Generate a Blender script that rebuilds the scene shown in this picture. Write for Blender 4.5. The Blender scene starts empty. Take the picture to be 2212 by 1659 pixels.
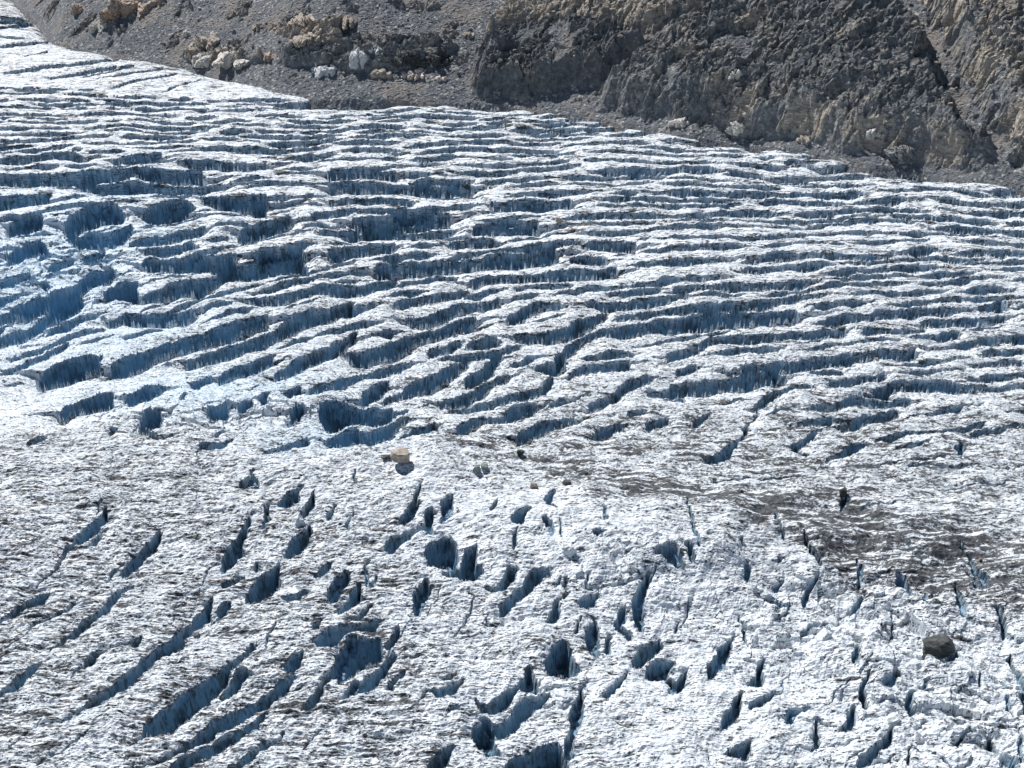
import bpy, bmesh, math, random
import numpy as np
from mathutils import Vector

SC = bpy.context.scene
COL = SC.collection
rng = np.random.default_rng(7)
random.seed(7)

# ------------------------------------------------------------------ camera geometry
H = 130.0                       # camera height above the ice, metres
PITCH = math.radians(28.0)
HFOV = math.radians(45.0)
FW, FH = 2212.0, 1659.0         # photo measured at this size
FP = FW / 2 / math.tan(HFOV / 2)
cp, sp = math.cos(PITCH), math.sin(PITCH)


def ray(px, py):
    px = np.asarray(px, float); py = np.asarray(py, float)
    dx = (px - FW / 2) / FP; dv = (FH / 2 - py) / FP
    return dx, cp + dv * sp, -sp + dv * cp


# ------------------------------------------------------------------ noise
def _hash(ix, iy, seed):
    h = (ix.astype(np.int64) * 374761393 + iy.astype(np.int64) * 668265263 + seed * 974634777) & 0xFFFFFFFF
    h = ((h ^ (h >> 13)) * 1274126177) & 0xFFFFFFFF
    h = ((h ^ (h >> 15)) * 2246822519) & 0xFFFFFFFF
    return (h ^ (h >> 16)).astype(np.float32) / np.float32(4294967296.0)


def gnoise(x, y, seed=0):
    x = np.asarray(x, np.float32); y = np.asarray(y, np.float32)
    x0 = np.floor(x); y0 = np.floor(y)
    fx = x - x0; fy = y - y0
    ix = x0.astype(np.int64); iy = y0.astype(np.int64)
    u = fx * fx * fx * (fx * (fx * 6 - 15) + 10); v = fy * fy * fy * (fy * (fy * 6 - 15) + 10)

    def g(a, b, dx, dy):
        t = _hash(a, b, seed) * np.float32(2 * np.pi)
        return np.cos(t) * dx + np.sin(t) * dy
    a = g(ix, iy, fx, fy); b = g(ix + 1, iy, fx - 1, fy)
    c = g(ix, iy + 1, fx, fy - 1); d = g(ix + 1, iy + 1, fx - 1, fy - 1)
    return 1.5 * ((a + (b - a) * u) * (1 - v) + (c + (d - c) * u) * v)


def fbm(x, y, octv=4, seed=0, gain=0.5, lac=2.03):
    s = 0; a = 1.0
    for i in range(octv):
        s = s + a * gnoise(x, y, seed + i * 17)
        x = x * lac; y = y * lac; a *= gain
    return s


def ridged(x, y, octv=4, seed=0, gain=0.5):
    s = 0; a = 1.0
    for i in range(octv):
        s = s + a * (1 - 2 * np.abs(gnoise(x, y, seed + i * 13)))
        x = x * 2.07; y = y * 2.07; a *= gain
    return s


def worley(x, y, seed=0):
    """F1, F2, and per-nearest-cell random values plus offset to the cell point"""
    x = np.asarray(x, np.float32); y = np.asarray(y, np.float32)
    ix = np.floor(x).astype(np.int64); iy = np.floor(y).astype(np.int64)
    f1 = np.full(x.shape, 9, np.float32); f2 = f1.copy()
    cx = np.zeros_like(x); cy = np.zeros_like(x)
    ci = np.zeros_like(ix); cj = np.zeros_like(iy)
    for a in (-1, 0, 1):
        for b in (-1, 0, 1):
            jx = ix + a; jy = iy + b
            qx = jx + _hash(jx, jy, seed); qy = jy + _hash(jx, jy, seed + 5)
            d = (qx - x) ** 2 + (qy - y) ** 2
            m = d < f1
            f2 = np.where(m, f1, np.minimum(f2, d))
            f1 = np.where(m, d, f1)
            cx = np.where(m, qx, cx); cy = np.where(m, qy, cy)
            ci = np.where(m, jx, ci); cj = np.where(m, jy, cj)
    return np.sqrt(f1), np.sqrt(f2), x - cx, y - cy, ci, cj


def facets(x, y, seed=0, tilt=1.0):
    f1, f2, dx, dy, ci, cj = worley(x, y, seed)
    h = _hash(ci, cj, seed + 31)
    gx = (_hash(ci, cj, seed + 32) - .5) * 2 * tilt; gy = (_hash(ci, cj, seed + 33) - .5) * 2 * tilt
    return (h - .5) + gx * dx + gy * dy


def sstep(a, b, x):
    t = np.clip((x - a) / (b - a), 0, 1)
    return t * t * (3 - 2 * t)


# ------------------------------------------------------------------ glacier edge and broad shape
EDGE_F = [(-260, -45), (-60, -30), (20, -10), (60, 25), (111, 82), (243, 115), (347, 128), (417, 142), (521, 167), (590, 187), (677, 201),
          (768, 205), (887, 208), (1015, 212), (1105, 217), (1164, 226), (1269, 240), (1355, 257), (1481, 281),
          (1548, 288), (1652, 299), (1722, 312), (1826, 333), (1895, 347), (2000, 358), (2104, 378), (2212, 396), (2420, 440)]


def flat_hit(px, py, z=0.0):
    a, b, c = ray(px, py)
    t = (z - H) / c
    return a * t, b * t


_e = np.array([flat_hit(*p) for p in EDGE_F])
EDGE_X, EDGE_Y = _e[:, 0], _e[:, 1]
_o = np.argsort(EDGE_X); EDGE_X = EDGE_X[_o]; EDGE_Y = EDGE_Y[_o]


def yb(x):
    return np.interp(x, EDGE_X, EDGE_Y)


BUMPS = []                      # broad swells of the ice: F pixel, amplitude, radii
for px, py, a, rx, ry in [(90, 700, -5, 34, 40), (870, 990, 2.5, 40, 12), (1500, 1130, 2.0, 70, 10), (1750, 1330, -4.0, 50, 22),
                          (700, 420, 2.0, 70, 50), (1700, 600, 3.0, 80, 60), (350, 1250, -1.5, 30, 20), (1150, 1250, 1.5, 30, 20),
                          (300, 950, 2.0, 40, 15), (1150, 700, 1.5, 50, 30), (250, 440, 2, 40, 25), (1450, 1180, 2, 20, 8), (1900, 1420, 1.5, 10, 7)]:
    bx, by = flat_hit(px, py)
    BUMPS.append((bx, by, a, rx, ry))


def macro(x, y):
    z = 0
    for bx, by, a, rx, ry in BUMPS:
        z = z + a * np.exp(-((x - bx) / rx) ** 2 - ((y - by) / ry) ** 2)
    d = yb(x) - y
    z = z - 3.0 * np.exp(-np.maximum(d, 0) / 9.0) + 3.0 * np.exp(-np.maximum(d, 0) / 9.0) * 0
    z = z - 0.6 * np.maximum(-d, 0)
    return z


def to_ground(px, py):
    px = np.asarray(px, float); py = np.asarray(py, float)
    a, b, c = ray(px, py)
    t = -H / c
    for _ in range(6):
        t = (macro(a * t, b * t) - H) / c
    return a * t, b * t


# ------------------------------------------------------------------ crevasses traced from the photograph (crop id: x,y,width ...)
K = 1400 * 2212 / 4032 / 2212
CROP = {1: (0, 0, K), 2: (713.2, 0, K), 3: (1444, 0, K), 4: (0, 548.6, K), 5: (713.2, 548.6, K), 6: (1444, 548.6, K),
        7: (0, 1083, K), 8: (713.2, 1083, K), 9: (1444, 1083, .6052)}
TR = {}
TR[7] = """680,40,5 655,110,55 590,170,75 510,230,60 430,300,30 360,380,18 290,460,12 205,520,6
640,0,20 610,70,15 590,110,6
665,190,10 600,240,30 520,290,10
1010,150,10 975,230,50 900,320,70 820,400,75 760,465,40
830,500,10 760,550,45 690,620,50 610,690,45 520,770,50 430,840,45 350,890,15 300,915,5
770,370,10 720,430,20 660,510,8
310,550,10 250,590,60 180,630,45 90,690,35 0,740,25 -80,790,20
490,590,5 420,650,20 350,700,30 250,750,22 170,800,10 80,870,10 0,915,8
1540,120,15 1510,200,50 1480,290,80 1430,370,90 1390,440,50
1380,370,5 1300,440,12 1260,560,10 1230,650,5
1680,30,10 1655,110,40 1640,180,20
1930,120,20 1900,200,90 1830,280,90 1770,340,40
1750,400,20 1700,470,110 1620,540,120 1560,600,70
1500,480,30 1440,510,45 1370,530,40
1610,380,20 1590,430,30
1910,560,20 1860,590,45 1790,615,50 1755,620,20
2050,360,15 2020,420,55 1980,470,35
2150,420,15 2100,500,50 2040,590,30
1340,620,10 1290,700,55 1220,760,50 1150,810,60 1090,870,90 1010,930,80 900,1010,75 800,1110,80 700,1180,75 600,1240,55 520,1300,30 440,1350,15 380,1390,8
1450,620,10 1410,660,50 1340,720,30 1300,760,15
860,850,15 830,890,50 770,890,15 660,920,15 600,960,50 540,1010,35 460,1050,20 430,1100,8
250,1010,10 180,1060,45 90,1140,55 0,1200,45 -90,1260,30
1570,880,30 1530,960,50 1450,1010,70 1380,1080,80 1290,1150,120 1200,1220,130 1100,1310,130 1010,1370,120 930,1410,80 870,1480,20 830,1500,6
1590,1060,10 1510,1080,60 1430,1150,70 1370,1210,30
1740,760,5 1680,840,20 1640,910,8
1870,950,20 1850,990,70 1800,1040,80
1830,1080,30 1740,1150,75 1650,1220,80 1520,1290,75 1400,1370,85 1290,1440,75 1190,1500,50 1080,1560,50 1020,1600,20 870,1650,10
1690,1290,10 1600,1360,50 1500,1430,70 1400,1490,80 1290,1550,90 1180,1620,100 1100,1670,100 1000,1760,80
1760,1420,15 1660,1520,40 1560,1600,60 1450,1659,50 1350,1740,40
2212,860,60 2130,960,70 2080,1060,70 2010,1130,50 1960,1230,60 1930,1290,40 1890,1320,10
2212,1120,60 2170,1170,40 2130,1210,15
2010,740,20 1970,790,70
2200,800,40 2110,830,80 2030,870,90 1970,890,40
680,930,8 560,1010,6
300,1370,6 180,1470,12 60,1560,10
560,1480,8 420,1570,14 280,1640,10 200,1700,8
2140,1330,6 2000,1440,10 1850,1560,10
120,900,6 40,960,8 -40,1010,6"""
TR[8] = """25,20,20 0,80,40
155,60,10 135,130,25 128,175,8
560,0,15 510,60,50 450,120,35
770,0,30 720,50,60 690,100,20
625,60,60 610,140,70 650,160,40
590,140,40 510,170,60 430,210,70 360,250,70
1030,10,30 1020,60,30
1230,50,20 1180,100,80 1130,110,30
1390,10,40 1410,50,30
1690,20,8 1720,100,20
1780,180,20 1790,200,30
1700,195,60 1640,205,50
1160,170,20 1150,280,40
1440,110,10 1430,190,20 1450,230,6
1340,130,50 1380,180,40
105,410,20 80,480,70 40,560,80 0,600,60
240,350,15 225,450,25 250,540,30 290,450,15
190,510,20 170,580,80 110,640,60 30,680,60
270,630,15 210,700,60 150,740,20
590,470,15 560,580,85 540,690,40
510,720,12 460,820,12 400,930,15 340,1000,8
330,720,20 270,770,70 160,800,50 60,830,60 0,880,30
430,800,40 390,900,70
410,960,25 340,1040,80 230,1120,80 130,1180,60 80,1220,20
480,1030,6 400,1110,40 370,1150,30
800,1040,10 740,1090,40 690,1110,20
830,1100,20 760,1160,60 660,1200,55 610,1190,30 530,1270,6
1360,400,30 1300,440,70 1240,500,80 1190,560,80 1120,620,80 1060,680,60
1140,410,60 1100,480,80 1050,520,40 960,520,30
1450,470,20 1410,540,30
1500,470,15 1470,540,40
1620,460,15 1590,540,25
1490,560,10 1430,640,40 1380,720,70 1340,750,40
1670,570,20 1620,620,100 1560,640,60
1980,440,25 1950,540,70 1920,660,80 1930,760,60 1960,810,20
2025,430,20 1990,500,20
1820,680,50 1800,740,60 1870,830,40
1650,720,15 1630,830,80 1660,930,70
1560,720,20 1530,820,30
1740,820,20 1730,920,60
2050,850,40 1980,930,120 1890,990,100
2130,970,30 2060,1040,110 1990,1070,60
1220,1030,30 1240,1120,110 1270,1190,60
1190,1160,40 1080,1220,90 950,1270,60 900,1220,20
1350,1180,40 1310,1250,80 1180,1330,110 1050,1400,80 950,1350,60
910,1380,50 960,1460,130 1040,1560,60
1600,1150,15 1550,1250,50 1510,1360,80 1490,1450,60 1500,1560,60
1870,1070,15 1780,1170,50 1700,1230,50
780,1480,15 730,1580,90 660,1659,110 600,1730,80
2170,720,8 2150,800,30
2080,660,6 2070,770,12
2100,1100,60 2150,1180,70
885,570,10 860,680,18 800,790,14 750,860,6
690,530,8 640,630,10 600,690,8
990,690,8 975,750,20
780,1290,8 740,1330,14 860,1250,20"""
TR[9] = """60,0,6 90,70,12 115,170,14
15,160,25 30,200,40
70,150,30 75,210,30
270,200,20 290,260,35 290,290,15
265,110,15 270,135,15
385,50,10 405,110,15
410,195,12 405,210,20
490,110,6 515,180,30 535,240,20
670,190,6 680,260,20 685,320,14
690,350,20 660,390,25 640,410,20
810,260,15 845,300,40 850,350,20
910,350,20 915,380,15
1020,290,8 1040,360,20 1055,410,30
1080,250,8 1100,310,16
1040,130,5 1080,200,15 1110,260,25 1135,305,20
840,130,4 870,170,6 910,240,3
1170,380,15 1190,450,40 1195,485,20
1230,550,15 1245,620,30 1269,680,30 1300,740,30
525,270,15 495,330,30 490,370,15
400,270,10 380,295,20
255,390,6 270,460,18 280,510,10
230,470,12 190,550,50 160,620,35
345,570,15 320,630,50 280,650,40
400,680,15 340,710,25 280,740,15
255,690,12 215,760,50 195,810,35
20,560,20 0,600,30
70,600,10 30,650,40 0,680,40
500,740,15 450,770,30 420,800,25
545,780,12 515,840,25 510,890,15
300,860,15 270,890,40 220,900,50
720,620,20 690,680,35 700,740,25
820,610,20 780,670,40
680,530,10 660,580,35
795,410,10 795,480,15 790,540,10
880,690,20 850,730,30 900,760,20 925,770,20
930,640,10 910,690,20
800,820,20 750,880,45 690,930,40
880,870,6 850,930,20
1100,600,12 1120,660,15
1210,700,20 1220,750,15
1150,840,30 1200,900,40 1230,952,40
1230,780,12 1250,860,18 1255,930,15
660,740,20 620,810,50
140,950,10 150,900,8
560,430,20 520,450,18 470,470,12
340,330,16 370,360,22 420,385,14
1010,570,30 1035,545,20
90,330,5 60,420,12 20,480,14
640,640,8 600,690,8 570,720,6
970,900,10 1000,940,14
1080,830,20 1040,870,12
430,600,5 410,680,8"""
TR[4] = """850,140,30 760,180,90 660,230,60
1900,30,70 1600,70,70 1380,80,60 1260,130,100 1120,150,80 980,200,60 880,230,40
500,260,60 400,320,90 270,370,70 150,450,60 0,500,50 -90,540,40
700,70,60 560,140,100 470,210,70 350,260,90 220,300,80 100,340,60 0,370,40 -90,400,40
300,190,40 260,180,30
1180,340,100 1050,350,90 900,350,80 780,340,60 690,380,30
2212,170,40 2000,200,60 1840,240,60 1700,270,60 1560,260,30
2180,290,60 2060,350,60 1950,370,70 1800,420,80 1650,490,90 1500,520,80 1380,560,70 1250,610,60 1160,640,40
1660,390,60 1560,410,70 1420,450,80 1250,500,70 1100,540,70 970,580,60 850,620,90 740,680,80 640,730,40
600,640,100 450,690,130 320,740,110 240,790,60
1690,620,60 1590,660,70 1450,700,60 1350,750,40
2212,470,50 2100,560,60 1950,620,60 1800,700,60 1700,730,40
1300,750,40 1200,790,60
1010,800,30 900,850,80 800,890,60
700,880,60 580,910,90 450,950,70 380,1000,60
1010,970,40 940,1010,110 890,1050,60 960,1110,40
1430,900,50 1370,960,90 1300,980,40
1550,890,60 1510,940,90
1660,850,40 1630,890,70
1860,820,40 1780,860,80
1880,950,110 1830,1010,90
1430,1120,30 1340,1160,60 1240,1180,50
1900,1150,50 1750,1180,40 1650,1210,30
2212,1110,70 2050,1130,50
270,1140,50 170,1160,20
690,1100,50 720,1090,20
1238,1200,12 1235,1320,8
1229,1340,4 1225,1500,5 1190,1640,4
1870,1440,20 1820,1510,90 1760,1560,70
1560,1310,15 1600,1430,40
1560,1380,110 1520,1420,60
1960,1490,20 1910,1580,60 1860,1640,40
1680,1540,20 1665,1600,40
2080,1560,20 2040,1640,40
180,120,30 100,140,50 0,160,40
640,430,30 480,470,40 330,540,30 180,600,24 60,640,14
1000,440,20 880,470,30 760,500,30
420,540,30 260,620,40 120,690,30 0,740,24
130,780,20 30,800,20
1420,1060,20 1340,1090,30
1160,850,20 1130,890,30
700,1240,6 660,1400,6 640,1490,8"""
TR[5] = """390,110,60 250,170,70 100,210,60 0,230,40
770,100,50 600,110,50 440,140,40 330,190,20
1780,70,50 1500,85,60 1250,100,50 1000,110,50 880,140,50
860,190,40 700,220,50 500,270,40 400,300,30
900,370,70 780,390,80 640,440,70 500,480,60 420,530,90 300,580,80 170,610,60 90,590,30
1050,260,40 850,290,60 700,330,60 600,380,50 490,370,40
1420,290,30 1290,290,50 1230,330,60 1180,360,70 1100,380,60
1720,340,50 1640,390,70 1540,440,80 1420,480,70 1300,500,60 1150,490,50
2212,400,80 2000,420,80 1800,450,70 1680,460,50 1560,510,40 1500,560,60 1440,630,70 1420,700,60
1400,720,70 1290,700,40
1040,520,60 940,530,70 850,540,40
800,520,60 720,550,50 620,570,60
1180,560,40 1060,590,40 930,610,40 800,610,40 700,620,30
1050,610,60 980,690,90 900,730,80 840,770,40
850,640,40 740,690,70 640,750,90 520,790,80 430,840,50 330,870,40
350,770,60 270,830,80 190,870,60
1860,600,50 1720,620,50 1600,630,30
1860,670,50 1700,690,50 1560,710,50 1500,740,40
2200,620,50 2080,660,30
1980,760,50 1870,800,60 1780,850,40
1780,870,60 1690,910,60 1620,940,40
2212,800,60 2100,830,50 1990,850,40
1370,780,60 1350,820,60
1100,750,50 1000,780,60 880,840,80 800,880,60 680,890,40
1340,830,50 1200,860,50 1040,890,50 900,920,40 730,940,30
1250,930,70 1140,950,70 1060,990,50 930,1010,60 850,1050,70 800,1080,40
1520,990,40 1390,1030,60 1300,1060,70 1220,1100,90 1180,1140,60
1800,1040,50 1740,1070,60 1640,1110,40
480,950,30 400,980,40
480,1000,30 360,1080,60 240,1120,60 100,1120,70 0,1130,60
660,1050,50 560,1080,40 400,1130,30
1390,1480,40 1370,1540,60
155,1360,15 150,1440,25
560,1450,15 520,1560,50 500,1630,40
750,1500,60 710,1570,60
1030,1540,25 1010,1600,20
1690,1560,10 1710,1640,20
1950,960,30 1850,980,20
2100,1010,40 1980,1050,30
2050,200,40 1900,215,40 1750,220,30
2212,240,50 2050,265,50 1800,290,50 1620,280,30
1500,160,30 1380,165,40 1150,170,30
280,300,30 140,330,50 0,345,50"""
TR[6] = """800,340,60 600,350,70 400,360,80 200,390,90 0,410,80
2100,360,40 1900,390,60 1700,390,50 1580,400,30
1100,450,50 900,460,50 700,480,50 500,500,50 300,510,60 200,550,50
180,580,60 0,630,60
1600,430,40 1400,450,50 1220,460,40
1800,480,50 1650,490,40 1520,495,25
1540,600,50 1300,610,50 1150,620,50
1130,640,70 1000,640,60 800,670,50 600,690,50 450,720,50
700,740,110 520,770,90 300,790,60 100,810,60 0,820,50
180,710,40 60,730,40
1080,715,40 900,720,40
1350,740,30 1220,760,40 1120,780,50 1000,800,40
880,810,40 700,850,40 620,890,60 540,940,50
2300,800,30 2212,810,30 1900,830,30 1650,800,50 1480,800,60 1300,820,50
1380,840,50 1220,860,30
1500,890,50 1280,900,50 1120,900,40 1000,950,40 880,950,20
1430,960,40 1340,980,60 1200,1020,60 1090,1060,50
1080,1020,30 950,1030,40 800,1040,30
1000,1060,30 930,1100,40 850,1150,50 790,1190,60
560,960,12 500,1040,20 440,1120,30 400,1190,50 330,1250,60 230,1300,50
1960,1040,50 1700,1100,30 1440,1130,35 1280,1160,30
1240,1180,40 1160,1200,70 1080,1240,50 980,1280,20
2300,1050,20 2212,1060,20 2000,1080,30 1880,1110,25
1850,1200,30 1800,1250,60
1600,1180,30 1420,1220,35
100,870,50 0,870,30
250,970,30 150,1040,40
2300,1320,8 2212,1330,8 1900,1330,10 1500,1320,15
900,1370,10 600,1390,9 260,1420,8
2100,1430,10 1900,1440,10 1700,1450,8
2100,290,60 1950,310,40
2300,570,40 2100,600,40 1950,620,30
2212,660,30 2050,680,40 1900,690,30
2212,750,20 2000,770,30 1850,780,20
1500,1540,10 1400,1520,12 1200,1580,14
1100,1520,30 1090,1550,50
1700,1280,10 1300,1300,14 1200,1310,8
120,1560,10 140,1640,20
670,1610,20 690,1659,20"""
TR[1] = """800,1040,60 600,1060,60 430,1070,50 250,1080,60 0,1080,50 -100,1080,40
1250,1050,80 950,1050,60 820,1020,30
1380,1120,40 1150,1120,60 900,1120,80 700,1120,80 500,1130,40
300,1180,50 0,1220,70 -100,1240,50
740,1290,80 600,1300,120 480,1350,100 400,1380,50
1160,1240,140 1000,1270,120 900,1290,60
1640,1240,120 1400,1220,80 1250,1180,40
1800,1340,70 1600,1400,100 1500,1440,60
2212,1380,60 2000,1420,40
800,1380,60 700,1450,110 570,1450,90 450,1440,60 420,1380,40
230,1340,100 100,1370,90 50,1410,40
1260,1400,50 1000,1450,60 800,1480,40
1450,1560,60 1200,1590,80 900,1600,60
1850,1560,120 1500,1620,90 1300,1600,60
260,1490,100 150,1540,90 50,1590,60
440,1600,50 300,1650,50
640,1540,60 520,1580,50
1650,1000,30 1350,1000,40 1150,990,30
520,960,20 350,940,40 100,970,40 0,980,30
1000,950,40 850,965,40 700,980,20
30,450,6 180,432,10 400,405,12 750,370,8
310,480,6 480,445,12 720,410,10
510,465,6 700,430,10 830,410,8
600,490,6 800,455,8 1020,420,12
690,550,4 850,510,6 1100,455,8
1010,560,6 1250,480,8
150,355,5 300,320,7
0,130,14 130,140,16 270,150,14
-100,165,12 30,160,16 330,145,12
360,240,10 680,245,12
690,320,9 800,318,9
780,330,9 960,320,10
0,285,6 300,262,9 640,280,9
0,110,12 200,112,14 340,118,8
-100,215,6 200,240,8
1200,1480,40 1050,1520,60 900,1540,40"""
TR[2] = """400,1060,50 200,1050,50 0,1060,50
870,1140,50 600,1140,60 300,1130,60 0,1140,40
740,1310,80 500,1320,90 250,1350,80 150,1340,40
1290,1390,60 1100,1390,60 900,1400,50
750,1390,60 500,1400,70 250,1400,60 100,1420,50
390,1500,60 250,1510,80 120,1530,60 0,1560,70
1050,1470,40 900,1470,60 750,1490,40
1900,1510,50 1750,1490,50 1600,1490,30
1400,1530,80 1200,1570,90 900,1600,60 600,1620,70 300,1640,50
1700,1580,60 1500,1560,60
500,1220,30 250,1210,50 0,1220,40
1500,1240,40 1250,1250,50 1000,1240,30"""
POLYS = {8: ["590,250 740,190 790,260 770,400 690,400 620,380", "800,380 840,300 910,250 930,300 920,380 960,400 900,480 820,470 700,450 720,420",
             "2010,330 2110,265 2160,330 2200,440 2120,400 2020,370", "30,1080 120,900 250,840 330,870 330,960 210,1020 110,1110 40,1130",
             "1400,900 1450,860 1510,920 1540,1040 1490,1095 1330,1060 1330,1010", "1080,1680 1120,1580 1280,1520 1400,1470 1460,1530 1490,1680 1300,1760 1100,1740"],
         4: ["1960,960 2030,890 2220,905 2440,910 2480,970 2380,1050 2212,1050 2050,1070 1980,1020", "640,230 690,150 780,125 850,160 860,230 760,240"],
         9: ["955,545 1000,570 1010,600 980,610 965,580"]}

CREV = []   # ground polygons: dict(poly Nx2, W, ridge, bbox)


def cr_to_f(c, x, y):
    ox, oy, k = CROP[c]
    return ox + x * k, oy + y * k


def smooth_line(P, step=9.0):
    """resample a list of (x,y,w) at even steps with Catmull-Rom"""
    P = np.array(P, float)
    if len(P) == 1:
        P = np.vstack([P[0] - [6, 2, 0], P[0] + [6, -2, 0]])
    Q = np.vstack([2 * P[0] - P[1], P, 2 * P[-1] - P[-2]])
    out = []
    for i in range(1, len(Q) - 2):
        n = max(2, int(np.hypot(*(Q[i + 1] - Q[i])[:2]) / step))
        t = np.linspace(0, 1, n, endpoint=False)[:, None]
        a, b, c, d = Q[i - 1], Q[i], Q[i + 1], Q[i + 2]
        out.append(.5 * (2 * b + (c - a) * t + (2 * a - 5 * b + 4 * c - d) * t ** 2 + (3 * b - a - 3 * c + d) * t ** 3))
    out.append(Q[-2][None])
    out = np.vstack(out); out[:, 2] = np.maximum(out[:, 2], 1.2)
    return out


def ribbon(L):
    """(x,y,w) in F pixels -> closed polygon in F pixels"""
    d = np.gradient(L[:, :2], axis=0)
    d /= np.maximum(np.linalg.norm(d, axis=1, keepdims=True), 1e-6)
    n = np.stack([-d[:, 1], d[:, 0]], 1)
    w = L[:, 2:3] * .5
    a = L[:, :2] + n * w; b = L[:, :2] - n * w
    return np.vstack([L[0, :2] - d[0] * w[0] * .8, a, L[-1, :2] + d[-1] * w[-1] * .8, b[::-1]])


def poly_area(P):
    x, y = P[:, 0], P[:, 1]
    return .5 * abs(np.dot(x, np.roll(y, -1)) - np.dot(y, np.roll(x, -1)))


def add_crev(Fpoly, ridge, length=None):
    gx, gy = to_ground(Fpoly[:, 0], Fpoly[:, 1])
    P = np.stack([gx, gy], 1)
    per = np.linalg.norm(P - np.roll(P, -1, 0), axis=1).sum()
    W = 2 * poly_area(P) / max(per, .01) * 1.1
    CREV.append(dict(poly=P, W=W, ridge=ridge))


TRACED_PTS = []
for c, txt in TR.items():
    for line in txt.strip().splitlines():
        P = []
        for tok in line.split():
            x, y, w = map(float, tok.split(','))
            fx, fy = cr_to_f(c, x, y)
            P.append((fx, fy, w * CROP[c][2] * (0.92 if c in (4, 5, 6, 1, 2) else 1.0)))
        L = smooth_line(P)
        TRACED_PTS.append(L)
        far = c in (1, 2, 3) or (c in (4, 5, 6) and np.mean(L[:, 1]) < 930)
        add_crev(ribbon(L), 1.0 if far else 0.25)
for c, ls in POLYS.items():
    for s in ls:
        P = [cr_to_f(c, *map(float, t.split(','))) for t in s.split()]
        P = np.array([(a, b, 0) for a, b in P + P[:1]])
        add_crev(smooth_line(P)[:, :2], .2)

# ---- crevasse field of the upper ice: evenly spaced streamlines of a direction field read off the photograph
DIRS = [(0, 190, 0.06), (300, 230, 0.07), (600, 260, 0.07), (1000, 260, 0.03), (1500, 330, 0.10), (2100, 430, 0.16), (0, 300, 0.0), (500, 330, 0.03),
        (1000, 370, 0.03), (1500, 420, 0.04), (2100, 500, 0.08), (50, 400, -0.05), (500, 440, -0.10), (1000, 470, -0.03), (1500, 520, -0.0), (2150, 580, -0.05),
        (0, 500, -0.22), (300, 510, -0.2), (700, 530, -0.17), (1100, 560, -0.1), (1500, 600, -0.06), (2100, 640, -0.06),
        (0, 620, -0.42), (300, 640, -0.38), (700, 640, -0.28), (1100, 650, -0.24), (1500, 680, -0.12), (2100, 720, -0.08),
        (0, 740, -0.4), (300, 740, -0.4), (700, 760, -0.42), (1100, 740, -0.3), (1500, 780, -0.2), (2100, 800, -0.1),
        (500, 860, -0.3), (1000, 860, -0.4), (1500, 860, -0.33), (2100, 900, -0.15)]
D = np.array(DIRS)


def fdir(x, y):
    w = 1 / (((x - D[:, 0]) / 1.5) ** 2 + (D[:, 1] - y) ** 2 + 900.)
    return (w * D[:, 2]).sum() / w.sum()


SP_Y = [180, 230, 300, 380, 460, 540, 620, 720, 820, 940]
SP_V = [5.5, 7.2, 10., 13., 16., 19., 22., 28., 36., 46.]


def spac(x, y):
    s = np.interp(y, SP_Y, SP_V)
    if x > 1300:
        s *= 1 - .16 * min(1, (x - 1300) / 600)
    return s


def in_field(x, y):
    top = np.interp(x, [0, 150, 300, 500, 700, 1015, 1269, 1481, 1722, 2000, 2212, 2400],
                    [186, 192, 203, 212, 214, 218, 246, 287, 318, 364, 404, 446])
    bot = np.interp(x, [0, 200, 400, 600, 800, 1000, 1200, 1500, 1800, 2212], [740, 760, 800, 850, 900, 930, 900, 880, 930, 960])
    return top < y < bot and -120 < x < 2330


CELL = 40.0
occ = {}


def occ_add(x, y):
    occ.setdefault((int(x // CELL), int(y // (CELL * .5))), []).append((x, y))


def too_close(x, y, s, skip=None):
    i, j = int(x // CELL), int(y // (CELL * .5))
    for a in (-1, 0, 1):
        for b in (-2, -1, 0, 1, 2):
            for qx, qy in occ.get((i + a, j + b), ()):
                dx = qx - x; dy = qy - y
                if abs(dx) < 12 and abs(dy) < s:
                    return True
    return False


for L in TRACED_PTS:
    for x, y, w in L:
        if w > 5:
            occ_add(x, y)
NSTREAM = 0
r = random.Random(11)
tries = 0
while tries < 14000:
    tries += 1
    x = r.uniform(-110, 2320); y = 180 + 780 * r.random() ** 1.6
    if not in_field(x, y):
        continue
    s = spac(x, y) * r.uniform(.85, 1.25)
    if too_close(x, y, s):
        continue
    maxlen = s * r.uniform(6, 34)
    pts = [(x, y)]
    for sg in (1, -1):
        cx, cy = x, y; l = 0; seg = []
        while l < maxlen * .5:
            m = fdir(cx, cy) + .05 * math.sin(cx * .021 + cy * .05)
            st = 8.0
            cx += sg * st; cy += sg * st * m; l += st
            if not in_field(cx, cy) or too_close(cx, cy, s * .55):
                break
            seg.append((cx, cy))
        pts = pts + seg if sg == 1 else seg[::-1] + pts
    if len(pts) < 4:
        continue
    n = len(pts)
    wid = s * r.uniform(.40, .70)
    # openings are shallower where the ice is smooth towards the far left and the right-hand lower end
    fade = 1.0
    if y > 780 and x > 1000:
        fade = .6
    t = np.linspace(0, 1, n)
    prof = np.clip(np.minimum(t, 1 - t) * n * 8.0 / (s * 2.2), 0.12, 1) * wid * fade
    prof *= 1 + .35 * np.sin(t * n * .55 + r.uniform(0, 6)) * np.sin(t * n * .23 + r.uniform(0, 6))
    Lp = np.array([(a, b, w) for (a, b), w in zip(pts, prof)])
    for a, b in pts:
        occ_add(a, b)
    add_crev(ribbon(Lp), 0.9)
    NSTREAM += 1
print('crevasses', len(CREV), 'streamlines', NSTREAM)

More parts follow.
